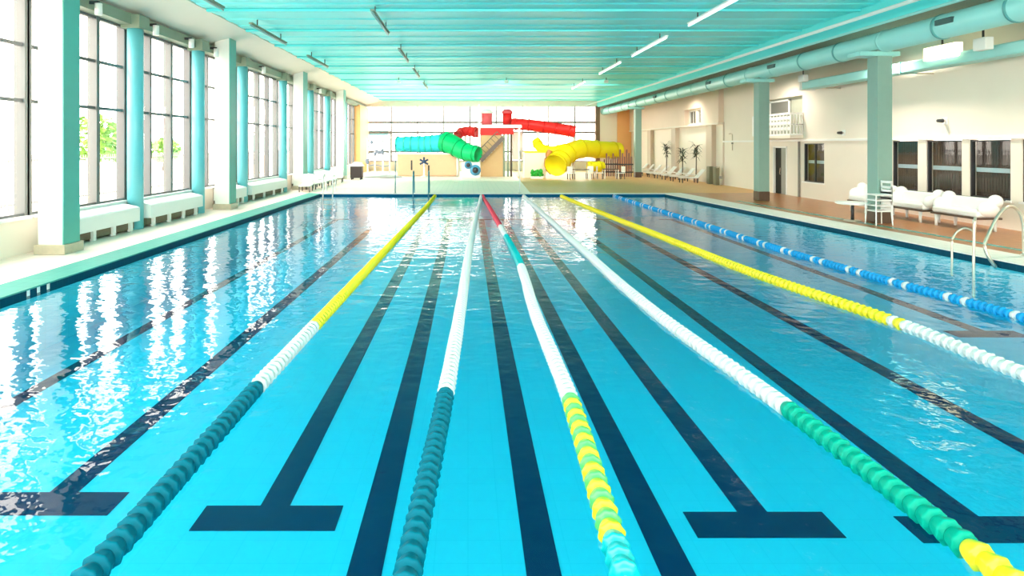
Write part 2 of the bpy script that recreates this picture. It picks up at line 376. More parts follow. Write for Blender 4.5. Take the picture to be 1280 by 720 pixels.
# ------------------------------------------------------------------ right wall
XRW = 16.2
wins = [(14.0,15.3),(15.55,16.85),(17.2,18.62),(18.9,20.36),(20.75,22.0),(22.4,23.4)]
small = (26.2,27.8); door = (29.3,30.5)
m = MB(); ops = sorted(wins+[small, door]); y = -9.0
for a, b in ops:
    m.box(XRW,XRW+.3,y,a,-.3,2.72); y = b
    if (a,b) != door: m.box(XRW,XRW+.3,a,b,-.3,.78 if (a,b)==small else .85)
    if (a,b) in (small,): m.box(XRW,XRW+.3,a,b,2.6,2.72)
    if (a,b) == door: m.box(XRW,XRW+.3,a,b,2.4,2.72); m.box(XRW,XRW+.3,a,b,-.3,-.004)
m.box(XRW,XRW+.3,y,57.3,-.3,2.72)
# upper wall, with the balcony opening and small upper windows
up = [(27.9,31.4,3.0,4.95),(39.4,40.6,4.05,5.0),(41.0,42.2,4.05,5.0)]
y = -9.0
for a, b, z0, z1 in sorted(up):
    m.box(XRW,XRW+.3,y,a,2.72,7.15); m.box(XRW,XRW+.3,a,b,2.72,z0); m.box(XRW,XRW+.3,a,b,z1,7.15); y = b
m.box(XRW,XRW+.3,y,57.3,2.72,7.15)
struct(m.build('wall_right', cream))
struct(MB().box(XRW-.08,XRW,-9,36.5,2.70,2.80).build('trim_10', white, bevel=.01))
wn = 21
def side_window(a, b, z0, z1, mull=True, gl=glass_d, back=brown, fm=None):
    global wn
    oc = (XRW,(a+b)/2,z0)
    w = struct(MB().box(XRW+.10,XRW+.11,a,b,z0,z1).build('window_%d'%wn, gl, origin=oc)); wn += 1
    f = MB(); t = .05
    f.box(XRW+.04,XRW+.16,a,a+t,z0,z1); f.box(XRW+.04,XRW+.16,b-t,b,z0,z1); f.box(XRW+.04,XRW+.16,a,b,z0,z0+t); f.box(XRW+.04,XRW+.16,a,b,z1-t,z1)
    if mull: f.box(XRW+.06,XRW+.14,(a+b)/2-.025,(a+b)/2+.025,z0,z1)
    q = f.build('window_frame', fm or darkm, w, origin=oc); q.location = (0,0,0)
    s = MB().box(XRW-.05,XRW+.05,a-.05,b+.05,z0-.06,z0).build('window_sill', white, w, origin=oc); s.location = (0,0,0)
    # curtain folds behind the pane
    cv = []; nfold = 28
    for i in range(nfold+1):
        yy = a+(b-a)*i/nfold; xx = XRW+.24+.02*(i%2)
        cv += [(xx,yy,z0),(xx,yy,z1),(xx+.01,yy,z0),(xx+.01,yy,z1)]
    fs = []
    for i in range(nfold): fs += [(4*i,4*i+4,4*i+5,4*i+1),(4*i+2,4*i+3,4*i+7,4*i+6)]
    c = MB().add(cv, fs).build('blind', back, w, origin=oc); c.location = (0,0,0)
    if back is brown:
        q = MB().box(XRW+.19,XRW+.22,a+.1,b-.05,1.66,1.80).build('reflection_band', mat('pale_blue_reflection',(.70,.90,1.0),.5), w, origin=oc); q.location = (0,0,0)  # pale strip imitating a reflection in the panes, modelled as a solid band
    return w
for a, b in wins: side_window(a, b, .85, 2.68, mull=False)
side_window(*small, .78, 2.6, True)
grey = mat('grey_blind', (.22,.22,.20), .6)
for a, b, z0, z1 in up[1:]: side_window(a, b, z0, z1, True, back=grey, fm=white)
struct(MB().box(XRW-.36,XRW,36.5,57,3.85,3.97).build('trim_11', cream))
# door
oc = (XRW,29.9,0)
d = struct(MB().box(XRW+.08,XRW+.13,29.9,30.5,0,2.38).build('door_1', mat('black_door',(.012,.012,.011),.5,spec=.2), origin=oc))
for mb, mm, nm in ((MB().box(XRW+.06,XRW+.11,29.34,29.9,0,2.38), mat('grey_door_leaf',(.33,.33,.30),.5), 'door_leaf'),
     (MB().box(XRW-.03,XRW+.16,29.24,29.32,0,2.46).box(XRW-.03,XRW+.16,30.48,30.56,0,2.46).box(XRW-.03,XRW+.16,29.24,30.56,2.38,2.46), white, 'door_frame'),
     (MB().tube([(XRW+.03,29.95,1.0),(XRW+.0,29.95,1.05),(XRW+.03,29.95,1.35)],.015,6), steel, 'door_handle')):
    o = mb.build(nm, mm, d, origin=oc); o.location = (0,0,0)
struct(MB().box(XRW,XRW+.02,29.3,30.5,-.004,0).build('trim_12', brown))
# recess room behind upper opening
struct(MB().box(XRW+.28,XRW+.4,27.6,31.7,2.9,5.1).build('wall_balcony', mat('green_grey_paint',(.42,.44,.36),.6)))
r = thing('balcony', (XRW,29.7,3.0), 'small white lattice balcony above the dark doorway', 'balcony')
def rail_side(y):
    m = MB().box(-.62,-.02,y-.03,y+.03,1.0,1.1).box(-.62,-.02,y-.03,y+.03,0,.08).box(-.56,-.02,y-.02,y+.02,.5,.56)
    for x in (-.6,-.45,-.3,-.15,-.03): m.box(x-.02,x+.02,y-.02,y+.02,0,1.05)
    m.build('side_rail', white, r)
bl = MB(); bl.box(-.62,-.56,-1.85,1.85,1.02,1.1); bl.box(-.62,-.56,-1.85,1.85,0,.08)
for i in range(13):
    yy = -1.8+i*.3; bl.box(-.61,-.57,yy-.03,yy+.03,.08,1.02)
for z in (.33,.6,.85):
    for i in range(12):
        yy = -1.65+i*.3; bl.add([(-.6,yy-.13,z),(-.6,yy,z-.1),(-.6,yy+.13,z),(-.6,yy,z+.1),(-.58,yy-.13,z),(-.58,yy,z-.1),(-.58,yy+.13,z),(-.58,yy,z+.1)],[(3,2,1,0),(4,5,6,7),(0,1,5,4),(1,2,6,5),(2,3,7,6),(3,0,4,7)])
bl.build('railing', white, r)
MB().box(-.64,.28,-1.88,1.88,-.14,0).build('floor_slab', cream, r)
rail_side(-1.85)
rail_side(1.85)
r = thing('framed_window_screen', (XRW+.2,30.3,4.12), 'white framed grey pane standing above the lattice balcony', 'window')
MB().box(-.04,.04,-.95,.95,0,.08).box(-.04,.04,-.95,.95,.67,.75).box(-.04,.04,-.95,-.87,0,.75).box(-.04,.04,.87,.95,0,.75).build('frame', white, r)
pp = MB().box(.0,.03,-.87,.87,.08,.67).build('pane', grey, r)
# pilasters of the far part of the right wall
for i, y in enumerate((37.6, 44.2, 50.2, 55.2)):
    struct(MB().box(XRW-.3,XRW,y,y+.9,0,4.0).build('trim_%d'%(13+i), beige, bevel=.01))
struct(MB().box(XRW-.32,XRW,36.5,39.3,3.97,6.4).box(XRW-.32,XRW,42.3,57,3.97,6.4).box(XRW-.32,XRW,39.3,42.3,5.1,6.4).build('wall_right_upper', peach))
struct(MB().box(XRW-.06,XRW,36.4,36.5,0,4.0).build('trim_17', beige))
struct(MB().box(XRW-.1,XRW-.02,28.05,28.12,0,2.7).build('trim_18', grey))
# right columns
for i, (y, lab) in enumerate(((18.75,'nearest to the viewer'),(26.3,'middle one of three'),(45.5,'farthest, beside the yellow slide'),(10.2,'beyond the near right edge'))):
    if i == 3: continue
    r = thing('square_column', (13.4,y,0), 'mint green square column on the right deck with brown tile base, '+lab, 'column', 'mint columns on the right deck')
    MB().box(-.24,.24,-.24,.24,.42,5.6).build('shaft', mintp, r, bevel=.015)
    MB().box(-.25,.25,-.25,.25,0,.42).build('tile_base', plinth_m, r, bevel=.01)
    MB().box(-.85,.45,-.3,.3,5.38,5.52).build('duct_saddle', duct_m, r, bevel=.01)
# ducts and pipes
r = thing('ventilation_duct', (13.4,0,5.85), 'large mint round duct running along the right side under the ceiling', 'duct')
MB().lathe([(-9,.34),(57,.34)], axis='Y', n=28).build('duct_body', duct_m, r)
y = -8.0
while y < 57:
    MB().lathe([(y,.36),(y+.07,.36)], axis='Y', n=28).build('seam_ring', seam_m if int(y)%3 else duct_m, r); y += 2.2
for y in (12.1, 15.5, 24.5, 31, 40):
    gm = MB().box(-.40,-.30,y,y+.55,-.02,.13)
    gm.build('air_grille', mat('grille_dark',(.04,.10,.10),.6), r)
r = thing('small_duct', (15.3,0,5.2), 'smaller pale green box duct against the right wall above the windows', 'duct')
MB().box(-.28,.28,-9,26.0,-.18,.18).build('duct_body', duct_m, r, bevel=.05)
MB().box(-.32,.32,25.9,26.05,-.22,.22).build('end_cap', white, r)
for y in (2,8,14,20): MB().box(-.30,.30,y,y+.06,-.2,.2).build('seam_ring', seam_m, r)
for i, yy in enumerate((8,14,20,25)):
    MB().box(.28,.88,yy,yy+.08,-.22,-.17).build('wall_bracket', steel, r)
tag(MB().tube([(12.15,-9,6.42),(12.0,20,6.42),(11.6,57,6.42)],.06,8).build('sprinkler_pipe', white), 'thin white pipe running along the ceiling left of the large duct', 'pipe')
tag(MB().tube([(12.5,-9,6.2),(12.5,38,6.2)],.045,8).build('sprinkler_pipe', duct_m), 'thin green pipe close beside the large duct', 'pipe')
# ceiling lamps
lamp_em = mat('lamp_diffuser', (.9,.9,.9), .4, emis=(.85,1,1), es=.8)
def lamp(x, y, L, lab, grp, on=True):
    r = thing('ceiling_lamp', (x,y,6.60), lab, 'lamp', grp)
    MB().box(-.06,.06,-L/2,L/2,.05,.10).build('housing', white if on else sage, r)
    MB().lathe([(-L/2,.035),(L/2,.035)], axis='Y', n=10).build('tube', lamp_em if on else mat('unlit_tube',(.25,.45,.45),.4), r)
    for q in (-L/3, L/3): MB().box(-.015,.015,q-.015,q+.015,.12,.35).build('hanger', darkm, r)
for i, y in enumerate((10.5,17.4,24.2,30.8,39.5)):
    lamp(7.55, y, 4.6, 'pale linear ceiling lamp in the right row, %s from the viewer'%ords[i].replace(' nearest','').replace('nearest','first'), 'linear ceiling lamps, right row')
for i, y in enumerate((19.5,26.5,33,40)):
    lamp(-2.95, y, 3.6, 'dark linear ceiling lamp in the middle row, %s from the viewer'%['first','second','third','fourth'][i], 'unlit ceiling lamps, middle row', False)
for i, y in enumerate((15.5,21.5,28.5)):
    lamp(-7.4, y, 3.8, 'dark linear ceiling lamp in the left row, %s from the viewer'%['first','second','third'][i], 'unlit ceiling lamps, left row', False)
def fill_lamp(x, y, z, tgt, lab, energy, cone, grp):  # added spots with housings, put in to brighten the slides and right wall
    r = thing('fill_light', (x,y,z), lab, 'fill_light', grp)
    MB().box(-.12,.12,-.12,.12,-.02,.16).build('lamp_body', white, r, bevel=.02)
    MB().box(-.02,.02,-.02,.02,.16,(6.45 if x > 13 else 6.93)-z).build('hanger', darkm, r)
    l = bpy.data.lights.new('fill_beam','SPOT'); l.energy = energy; l.spot_size = math.radians(cone); l.spot_blend = .8; l.shadow_soft_size = .25; l.color = (1,.88,.74)
    o = bpy.data.objects.new('fill_beam', l); COL.objects.link(o)
    dv = Vector(tgt)-Vector((x,y,z)); dv.normalize(); o.location = Vector((x,y,z))+dv*.3
    o.rotation_euler = dv.to_track_quat('-Z','Y').to_euler()
for i, x in enumerate((-4.5,2.5,9.0)):
    fill_lamp(x,37.5,6.6,(x,48,1.5),'added white ceiling floodlight facing the slides, %s of three'%['left','middle','right'][i],1000,95,'added fill lights before the slides')
for i, y in enumerate((13.6,20.4,28.5,40)):
    fill_lamp(14.3,y,6.15,(15.9,y+.3,1.0),'added white floodlight behind the large duct aimed at the right wall, %s from the viewer'%['first','second','third','fourth'][i],520 if y < 25 else 300,140,'added fill lights along the right wall')
# wall uplights at the right
wl = mat('warm_lit_panel', (.9,.85,.6), .5, emis=(1,.9,.55), es=2.2)
for (x, y, dd, w, h, lab) in ((1178,65,18.9,1.25,.42,'long yellow-lit lamp box above the right windows, beyond the mint column'),
                       (1229,55,17.2,.42,.36,'small pale lamp box to the right of the long yellow-lit one'),
                       (1004,98,26.0,.40,.30,'small pale lamp box at the end of the small duct')):
    p = at(x,y,dd); p.x = 14.75 if w < .5 else 15.0
    p.y = p.x*F/(x-VX); p.z = H+(VY-y)/F*p.y
    r = thing('wall_lamp', p, lab, 'lamp')
    MB().box(-.12,.12,-w/2,w/2,-h/2,h/2).build('lamp_body', wl if w > 1 else whitepl, r, bevel=.02)
    MB().box(-.02,.02,-.02,.02,h/2,6.45-p.z).build('hanger', darkm, r)
for x, y, lab in ((1055,166,'small dark spotlight on the right wall left of the near mint column'),(1182,151,'small dark spotlight on the right wall above the big windows'),(959,184,'small dark lamp on the right wall left of the doorway')):
    dd = XRW*F/(x-VX); p = at(x,y,dd)
    r = thing('wall_spotlight', p, lab, 'spotlight')
    MB().lathe([(-.28,.05),(-.1,.07)], axis='X', n=12).build('lamp_head', darkm, r)
    MB().box(-.12,0,-.03,.03,-.03,.03).build('bracket', steel, r)
    MB().box(-.03,0,-.1,.1,-.12,.12).build('wall_plate', whitepl, r)
# ------------------------------------------------------------------ lane ropes
PITCH = .118
def float_mesh(n, kind):
    prof = [(-.058,.03),(-.057,.062),(-.044,.066),(-.042,.084),(-.034,.092),(-.022,.090),(.010,.080),(.040,.070),(.056,.062),(.058,.03)]
    mod = (lambda k, t: 1+(.05*math.cos(8*t) if 3 <= k <= 6 else 0)) if n > 12 else None
    return MB().lathe(prof, axis='Y', n=n, mod=mod).mesh('float_'+kind, ropeC[kind])
FM = {}
def fmesh(kind, near):
    k = (kind, near)
    if k not in FM: FM[k] = float_mesh(32 if near else 12, kind)
    return FM[k]
def wp(x, y): s = (H-WZ)/(y-VY); return ((x-VX)*s, F*s)
def rope(label, pix, near_d, colour, rad=1.0):
    pts = [wp(*p) for p in pix]
    pts.sort(key=lambda p: p[1])
    x0 = pts[0][0]-(pts[0][1]-YN)*(pts[1][0]-pts[0][0])/(pts[1][1]-pts[0][1])*.6
    ctrl = [Vector((x0,YN,0))]+[Vector((a,b,0)) for a,b in pts]
    last = ctrl[-1]; prev = ctrl[-2]
    if last.y < YF-.05: ctrl.append(Vector((last.x+(last.x-prev.x)/(last.y-prev.y)*(YF-last.y)*.7, YF, 0)))
    path = smooth_path(ctrl, 30)
    root = thing('lane_rope', (path[0].x,YN,WZ+.02), label, 'lane rope', 'lane ropes floating across the pool')
    MB().tube([p-Vector((path[0].x,YN,0)) for p in path[::3]]+[path[-1]-Vector((path[0].x,YN,0))], .012, 6).build('cable', steel, root)
    # walk by arc length
    cum = 0; nxt = None; count = 0; rest = MB(); mats = list(ropeC); fl = []
    for a, b in zip(path[:-1], path[1:]):
        seg = (b-a).length
        if b.y < near_d or b.y > YF-.12: cum += seg; continue
        if nxt is None: nxt = cum
        while nxt <= cum+seg:
            t = (nxt-cum)/seg; p = a.lerp(b, t); nxt += PITCH*rad
            fl.append((p, math.atan2(-(b.x-a.x), b.y-a.y)))
        cum += seg
    for i, (p, rz) in enumerate(fl):
        kind = colour(p.y, i)
        if i < 99:
            o = bpy.data.objects.new('float', fmesh(kind, p.y < 14)); COL.objects.link(o)
            o.location = p-Vector((path[0].x,YN,0)); o.rotation_euler = (0, (i*37%40)*PI/180, rz); o.parent = root; o.scale = (rad,)*3
        else:
            M = Matrix.Translation(p-Vector((path[0].x,YN,0)))@Matrix.Rotation(rz,4,'Z')
            q = MB().lathe([(-.058,.05),(-.04,.085),(-.028,.09),(.03,.075),(.058,.05)], axis='Y', n=10)
            rest.add(q.v, q.f, True, mats.index(kind), M)
    if rest.v:
        o = rest.build('float_run', [ropeC[k] for k in mats], root); o['kind'] = 'stuff'
    # end fittings
    MB().lathe([(0,.03),(.12,.02)], o=(0,0,0), axis='Y', n=8).build('end_hook', steel, root)
D = lambda y: F*(H-WZ)/(y-VY)
rope('leftmost lane rope, teal near end, white middle, yellow towards the far wall', [(540,250),(530,262),(392,410),(318,490),(120,715)], 3.5,
     lambda d,i: 'teal' if d < D(488) else ('white' if d < D(410) else 'yellow'))
rope('second lane rope from the left, teal near end and white beyond', [(601,249),(589,300),(577,380),(557,495),(510,720)], 3.45,
     lambda d,i: 'teal' if d < D(495) else 'white')
rope('middle lane rope with yellow and green near end, white then teal and red farther off', [(605,249),(613,262),(645,320),(668,390),(712,500),(775,705)], 3.62,
     lambda d,i: ('aqua' if d < D(680) else ('yellow' if i%2 else 'lime')) if d < D(500) else ('white' if d < D(334) else ('aqua' if d < D(296) else ('white' if d<D(284) else 'red'))))
rope('fourth lane rope from the left, green near half and white far half', [(655,246),(725,310),(810,385),(980,510),(1240,712)], 3.35,
     lambda d,i: 'yellow' if d < D(694) else ('green' if d < D(512) else 'white'))
rope('fifth lane rope, yellow with white near end, right of centre', [(735,260),(835,300),(935,340),(1110,401),(1268,465)], 6.68,
     lambda d,i: ('white' if d < D(412) else ('white' if (i%2 and d < D(400)) else 'yellow')))
rope('rightmost lane rope, blue with white floats, nearest the right pool edge', [(800,256),(860,275),(960,308),(1110,352),(1280,399)], 4.5,
     lambda d,i: 'white' if (i*7%11) < 2 else 'blue', rad=.85)
# ------------------------------------------------------------------ pool rails and poles
def rails():
    r = thing('grab_rail', (XR(12.9)+.05,12.9,0), 'large arched steel grab rail at the right pool edge, nearest the right frame edge', 'grab rail')
    def P(x,y,d): return at(x,y,d)-Vector((XR(12.9)+.05,12.9,0))
    pts = smooth_path([P(1250,338,12.75),P(1238,325,12.75),P(1231,308,12.8),P(1237,290,12.85),P(1249,268,12.9),P(1262,258,12.95),P(1273,264,13.0),P(1279,282,13.0),P(1280,318,13.05)],6)
    MB().tube(pts,.034,10).build('rail_tube', steel, r)
    MB().lathe([(0,.06),(.02,.06)], o=tuple(P(1280,318.6,13.05)*1), n=14).build('floor_flange', steel, r)
    c = Vector((XR(13.3)-.3,13.3,WZ))
    r = thing('grab_rail', c, 'smaller steel grab rail with upright post standing in the water', 'grab rail')
    def Q(x,y,d): return at(x,y,d)-c
    MB().tube(smooth_path([Q(1217,372,12.8),Q(1217,330,12.8),Q(1218,282,12.8),Q(1219,272,12.85)],5),.028,10).build('post', steel, r)
    MB().tube(smooth_path([Q(1190,345,13.4),Q(1190,320,13.4),Q(1190,302,13.4),Q(1196,290,13.4),Q(1207,285,13.3),Q(1218,290,12.9)],5),.024,10).build('curved_arm', steel, r)
rails()
tealpole = mat('teal_pole', (.05,.22,.30), .35, metal=.3)
def ladder(x, y, lab, m, dy=0, dx=.8, ht=1.15):
    r = thing('pool_ladder', (x,y,0), lab, 'ladder')
    for s in (-.5,.5):
        MB().tube(smooth_path([(s*dx,-.12,-.9),(s*dx,-.12,.2),(s*dx,-.1,ht-.15),(s*dx,.08,ht),(s*dx,.45,ht-.12),(s*dx,.6,0)],5),.03,8).build('handrail', m, r)
    for z in (-.3,-.55,-.8): MB().box(-dx/2,dx/2,-.17,-.07,z-.02,z+.02).build('step', steel, r)
ladder(-2.45, 30.0, 'pool ladder with two dark handrails at the far edge of the pool', tealpole)
ladder(-7.25, 29.9, 'white pool ladder in the far left corner of the pool', whitepl, dx=.5, ht=.95)
for x, ht, lab, m in ((494,2.5,'tall thin dark pole at the far pool edge left of the ladder',tealpole),(650,2.2,'tall thin pale pole at the far pool edge right of the middle rope',white)):
    p = at(x,241,30.1)
    r = thing('flag_pole', (p.x,30.15,0), lab, 'pole')
    MB().lathe([(0,.025),(ht,.022)], n=8).build('pole', m, r); MB().lathe([(0,.09),(.03,.08)], n=12).build('base_socket', steel, r)
    MB().ball((0,0,ht),.04,8).build('finial', m, r)
# ------------------------------------------------------------------ furniture
def lounge_chair(loc, rz, label, grp, m=whitepl):
    r = thing('lounge_chair', loc, label, 'chair', grp, rz)
    MB().box(-.3,.3,-.75,.35,.30,.36).build('seat', m, r, bevel=.015)
    M = Matrix.Translation((0,.33,.34))@Matrix.Rotation(-.9,4,'X')
    MB().box(-.3,.3,0,.06,0,.8,M=Matrix.Translation((0,.33,.33))@Matrix.Rotation(-.75,4,'X')).build('backrest', m, r, bevel=.015)
    for sx in (-.27,.27):
        for sy in (-.65,.35): MB().box(sx-.025,sx+.025,sy-.025,sy+.025,0,.31).build('leg', darkm, r)
        MB().box(sx-.03,sx+.03,-.3,.35,.52,.56).build('armrest', m, r)
    return r
lc = None
G = 'lounge chairs by the left windows'
for i, (x, rz, lab) in enumerate(((383,.12,'pale lounge chair by the left windows, nearest the viewer'),(394,-.1,'pale lounge chair by the left windows, second from the viewer'),
      (404,.1,'pale lounge chair by the left windows, third from the viewer'),(413,-.05,'pale lounge chair by the left windows, fourth from the viewer'),
      (423,.15,'pale lounge chair by the left windows, nearest the dark cart'))):
    p = Vector((-8.85, 8.85*F/(VX-x), 0))
    if lc is None: lc = lounge_chair(p, rz, lab, G)
    else: dup(lc, p, rz, lab)
# a row on the right far wall
G2 = 'chairs lined up along the far right wall'
ln = ['nearest','second','third','fourth','fifth','sixth','seventh','eighth']
l2 = None
for i in range(8):
    y = 38.8+i*1.75; lab = 'white lounge chair in the row along the far right wall, %s from the viewer'%ln[i]
    loc = (15.0,y,0)
    if l2 is None: l2 = lounge_chair(loc, -PI/2, lab, G2)
    else: dup(l2, loc, -PI/2+random.uniform(-.1,.1), lab)
# dark cart
p = at(446,225,42.5)
r = thing('equipment_cart', (p.x,p.y,0), 'dark brown box cart with white cover at the far left deck', 'cart')
MB().box(-.42,.42,-.35,.35,.12,.98).build('box_body', mat('cart_dark',(.04,.028,.028),.5), r, bevel=.02)
MB().xprism([(-.5,.98),(.5,.98),(.3,1.25),(-.15,1.3)],-.4,.4).build('cover', white, r)
for sx in (-.33,.33):
    for sy in (-.27,.27): MB().lathe([(-.03,.06),(.03,.06)], o=(sx,sy,.06), axis='Y', n=12).build('wheel', darkm, r)
# padded white benches on right
def bench(loc, label):
    r = thing('padded_bench', loc, label, 'bench', 'white padded benches along the right wall')
    MB().box(-.36,.36,-.85,.85,.36,.42).build('frame', plinth_m, r, bevel=.01)
    MB().box(-.34,.30,-.82,.82,.42,.60).build('seat_cushion', whitepl, r, bevel=.05)
    MB().box(.16,.34,-.82,.82,.58,.95).build('back_cushion', whitepl, r, bevel=.06)
    for s in (-.8,.8):
        m = MB(); m.ball((.0,s,.66),.22,14,(1.4,.7,1.05)); m.ball((.2,s,.88),.2,14,(1,.8,1)); m.build('armrest', whitepl, r)
        for x in (-.3,.3): MB().lathe([(0,.04),(.36,.05)], o=(x,s*.85,0), n=10).build('leg', whitepl, r)
    MB().tube([(.38,-.9,.93),(.38,.9,.93)],.02,8).build('back_rail', darkm, r)
    return r
b0 = bench((15.0,21.4,0), 'white padded bench on the right deck, farthest one, just beyond the mint column')
dup(b0, (15.0,19.4,0), 0, 'white padded bench on the right deck, middle one of three under the big windows')
dup(b0, (15.0,17.4,0), 0, 'white padded bench on the right deck, nearest one, behind the steel grab rails')
# low table
r = thing('low_table', (12.75,19.1,0), 'low white table with dark pedestal left of the near mint column', 'table')
MB().lathe([(.56,.46),(.58,.50),(.62,.50),(.63,.48)], n=28).build('table_top', whitepl, r)
MB().lathe([(.04,.05),(.56,.045)], n=12).build('pedestal', darkm, r)
MB().lathe([(0,.26),(.03,.25),(.05,.06)], n=20).build('foot', steel, r)
# stacked chairs by column
st = None
for i in range(4):
    lab = 'white plastic chair in the stack beside the near mint column, %s'%['bottom one','second from the bottom','third from the bottom','top one'][i]
    loc = (13.0,18.25,.17*i)
    if st is None:
        st = thing('stacking_chair', loc, lab, 'chair', 'stacked white chairs by the near mint column', -PI/2)
        MB().box(-.25,.25,-.25,.25,.42,.46).build('seat', whitepl, st, bevel=.015)
        MB().box(-.25,.25,.24,.28,.44,.60).box(-.25,-.2,.24,.28,.6,.85).box(.2,.25,.24,.28,.6,.85).box(-.25,.25,.24,.28,.8,.88).build('backrest', whitepl, st, bevel=.01)
        for sx in (-.22,.22):
            for sy in (-.22,.25): MB().tube([(sx,sy,.43),(sx*1.12,sy*1.12,0)],.018,8).build('leg', whitepl, st)
    else: dup(st, loc, -PI/2, lab)
# palms by the far right wall
def palm(x, y, top, lab, m=leafd):
    d_ = 15.6*F/(x-VX); z = H+(VY-top)/F*d_
    r = thing('potted_palm', (15.6,d_,0), lab, 'plant', 'slim potted palms along the far right wall')
    MB().lathe([(0,.14),(.35,.2),(.36,.17)], n=14).build('pot', beige, r)
    MB().tube([(0,0,.3),(.03,.02,z*.6),(0,0,z-.35)],.035,7).build('stem', bark, r)
    lf = MB(); random.seed(int(x))
    for i in range(44):
        a = random.uniform(0,2*PI); L = random.uniform(.25,.5); u = random.uniform(-.35,.45); o = Vector((0,0,z-.25-random.random()*.8))
        e = o+Vector((math.cos(a)*L,math.sin(a)*L,u)); mid = (o+e)/2+Vector((0,0,.1)); s = Vector((-math.sin(a),math.cos(a),0))*.045
        q = Vector((0,0,.012))
        lf.add([o,mid+s,e,mid-s,o+q,mid+s+q,e+q,mid-s+q],[(0,1,2,3),(7,6,5,4),(0,4,5,1),(1,5,6,2),(2,6,7,3),(3,7,4,0)])
    lf.build('foliage', m, r)
palm(833,0,178,'slim dark potted palm by the far right wall, farthest of three')
palm(853,0,184,'slim dark potted palm by the far right wall, middle one of three')
palm(870,0,177,'slim dark potted palm by the far right wall, nearest of three')
# two dark slim bins on right wall
for i, (x, lab) in enumerate(((888,'tall narrow dark locker at the right wall, left one of two'),(896,'tall narrow dark locker at the right wall, right one of two'))):
    d_ = 15.8*F/(x-VX)
    r = thing('narrow_locker', (15.75,d_,0), lab, 'locker')
    MB().box(-.1,.15,-.22,.22,0,1.15).build('body', mat('locker_olive',(.20,.19,.12),.5), r, bevel=.01)
    MB().box(-.12,-.1,-.19,.19,.05,1.1).build('door', mat('locker_olive',(.2,.19,.12),.5), r, bevel=.005)
for x, y0, y1, lab in ((914,168,188,'grey cable and shower fitting on the right wall left of the middle mint column'),(908,210,232,'short steel shower post at the right wall left of the middle mint column')):
    d_ = 16.1*F/(x-VX); a = at(x,y0,d_); b = at(x,y1,d_)
    r = thing('shower_fitting', (16.17 if y1 < 200 else 15.7, d_, b.z if y1 < 200 else 0), lab, 'shower')
    h = a.z-b.z
    MB().tube([(0,0,0),(0,0,h),(-.15,0,h+.08)],.025,7).build('pipe', steel, r)
    MB().lathe([(0,.04),(.05,.08)], o=(-.17,0,h), n=10).build('shower_head', steel, r)
    MB().box(-.04,.1,-.06,.06,h*.4,h*.55).build('valve', grey, r)
# ------------------------------------------------------------------ water slides at the far end
SD = 46.5
def post(mb, x, y0, y1, d_, w=.12): 
    a, b = at(x,y0,d_), at(x,y1,d_); mb.box(a.x-w/2,a.x+w/2,d_-w/2,d_+w/2,max(0,min(a.z,b.z)),max(a.z,b.z))
c0 = at(615,220,SD); c0.z = 0
r = thing('slide_tower', c0, 'white and tan slide tower with two red barrels on top at the far end', 'slide tower')
def rel(mb): mb.v = [(a-c0.x,b-c0.y,c) for a,b,c in mb.v]; return mb
def bx(x0,x1,y0,y1,d0,d1):
    a, b = at(x0,y0,SD), at(x1,y1,SD); return rel(MB().box(a.x,b.x,d0,d1,max(0,b.z),a.z))
bx(601,629,169,222,SD,SD+1.6).build('side_panel', tan_m, r)
bx(601,627,160,169,SD-.05,SD+1.7).build('railing_panel', red_m, r)
bx(598,652,156,160,SD-.25,SD+2.6).build('platform_beam', white, r)
for x0, x1, m_ in ((602,616,pink_m),(629,641,red_m)):
    a = at((x0+x1)/2,156,SD); rr = (x1-x0)/2/F*SD
    rel(MB().lathe([(a.z,rr),(a.z+.95,rr)], o=(a.x,SD+.9,0), n=20)).build('barrel', m_, r)
    rel(MB().lathe([(a.z+.95,rr+.08),(a.z+1.1,rr+.08),(a.z+1.3,rr*.7)], o=(a.x,SD+.9,0), n=20)).build('barrel_rim', white if m_ is pink_m else pink_m, r)
for x, m_ in ((599,white),(630,sage),(635,sage),(639,bark),(649,white)):
    mb = MB(); post(mb, x, 130 if x in (599,) else 158, 223, SD, .16); rel(mb).build('post', m_, r)
a, b = at(601,201,SD-.6), at(629,172,SD-.6)
mb = MB()
M_ = Matrix.Translation(a)@Matrix.Rotation(-math.atan2(b.z-a.z,b.x-a.x),4,'Y'); L_ = (b-a).length
mb.box(0,L_,-.05,.05,-.16,.16,M=M_); rel(mb).build('stair_stringer', plinth_m, r)
mb = MB(); mb.box(0,L_,-.02,.02,.65,.72,M=M_)
for i in range(8): mb.box(i*L_/7-.02,i*L_/7+.02,-.02,.02,.1,.7,M=M_)
rel(mb).build('stair_rail', plinth_m, r)
mb = MB()
for i in range(9):
    q = a.lerp(b,i/8.5); mb.box(q.x,q.x+.28,SD-.55,SD,q.z-.03,q.z+.03)
rel(mb).build('stair_tread', white, r)
bx(627,642,160,168,SD-.1,SD+1).build('red_skirt', red_m, r)
bx(642,655,165,200,SD+1.0,SD+1.4).build('white_screen', white, r)
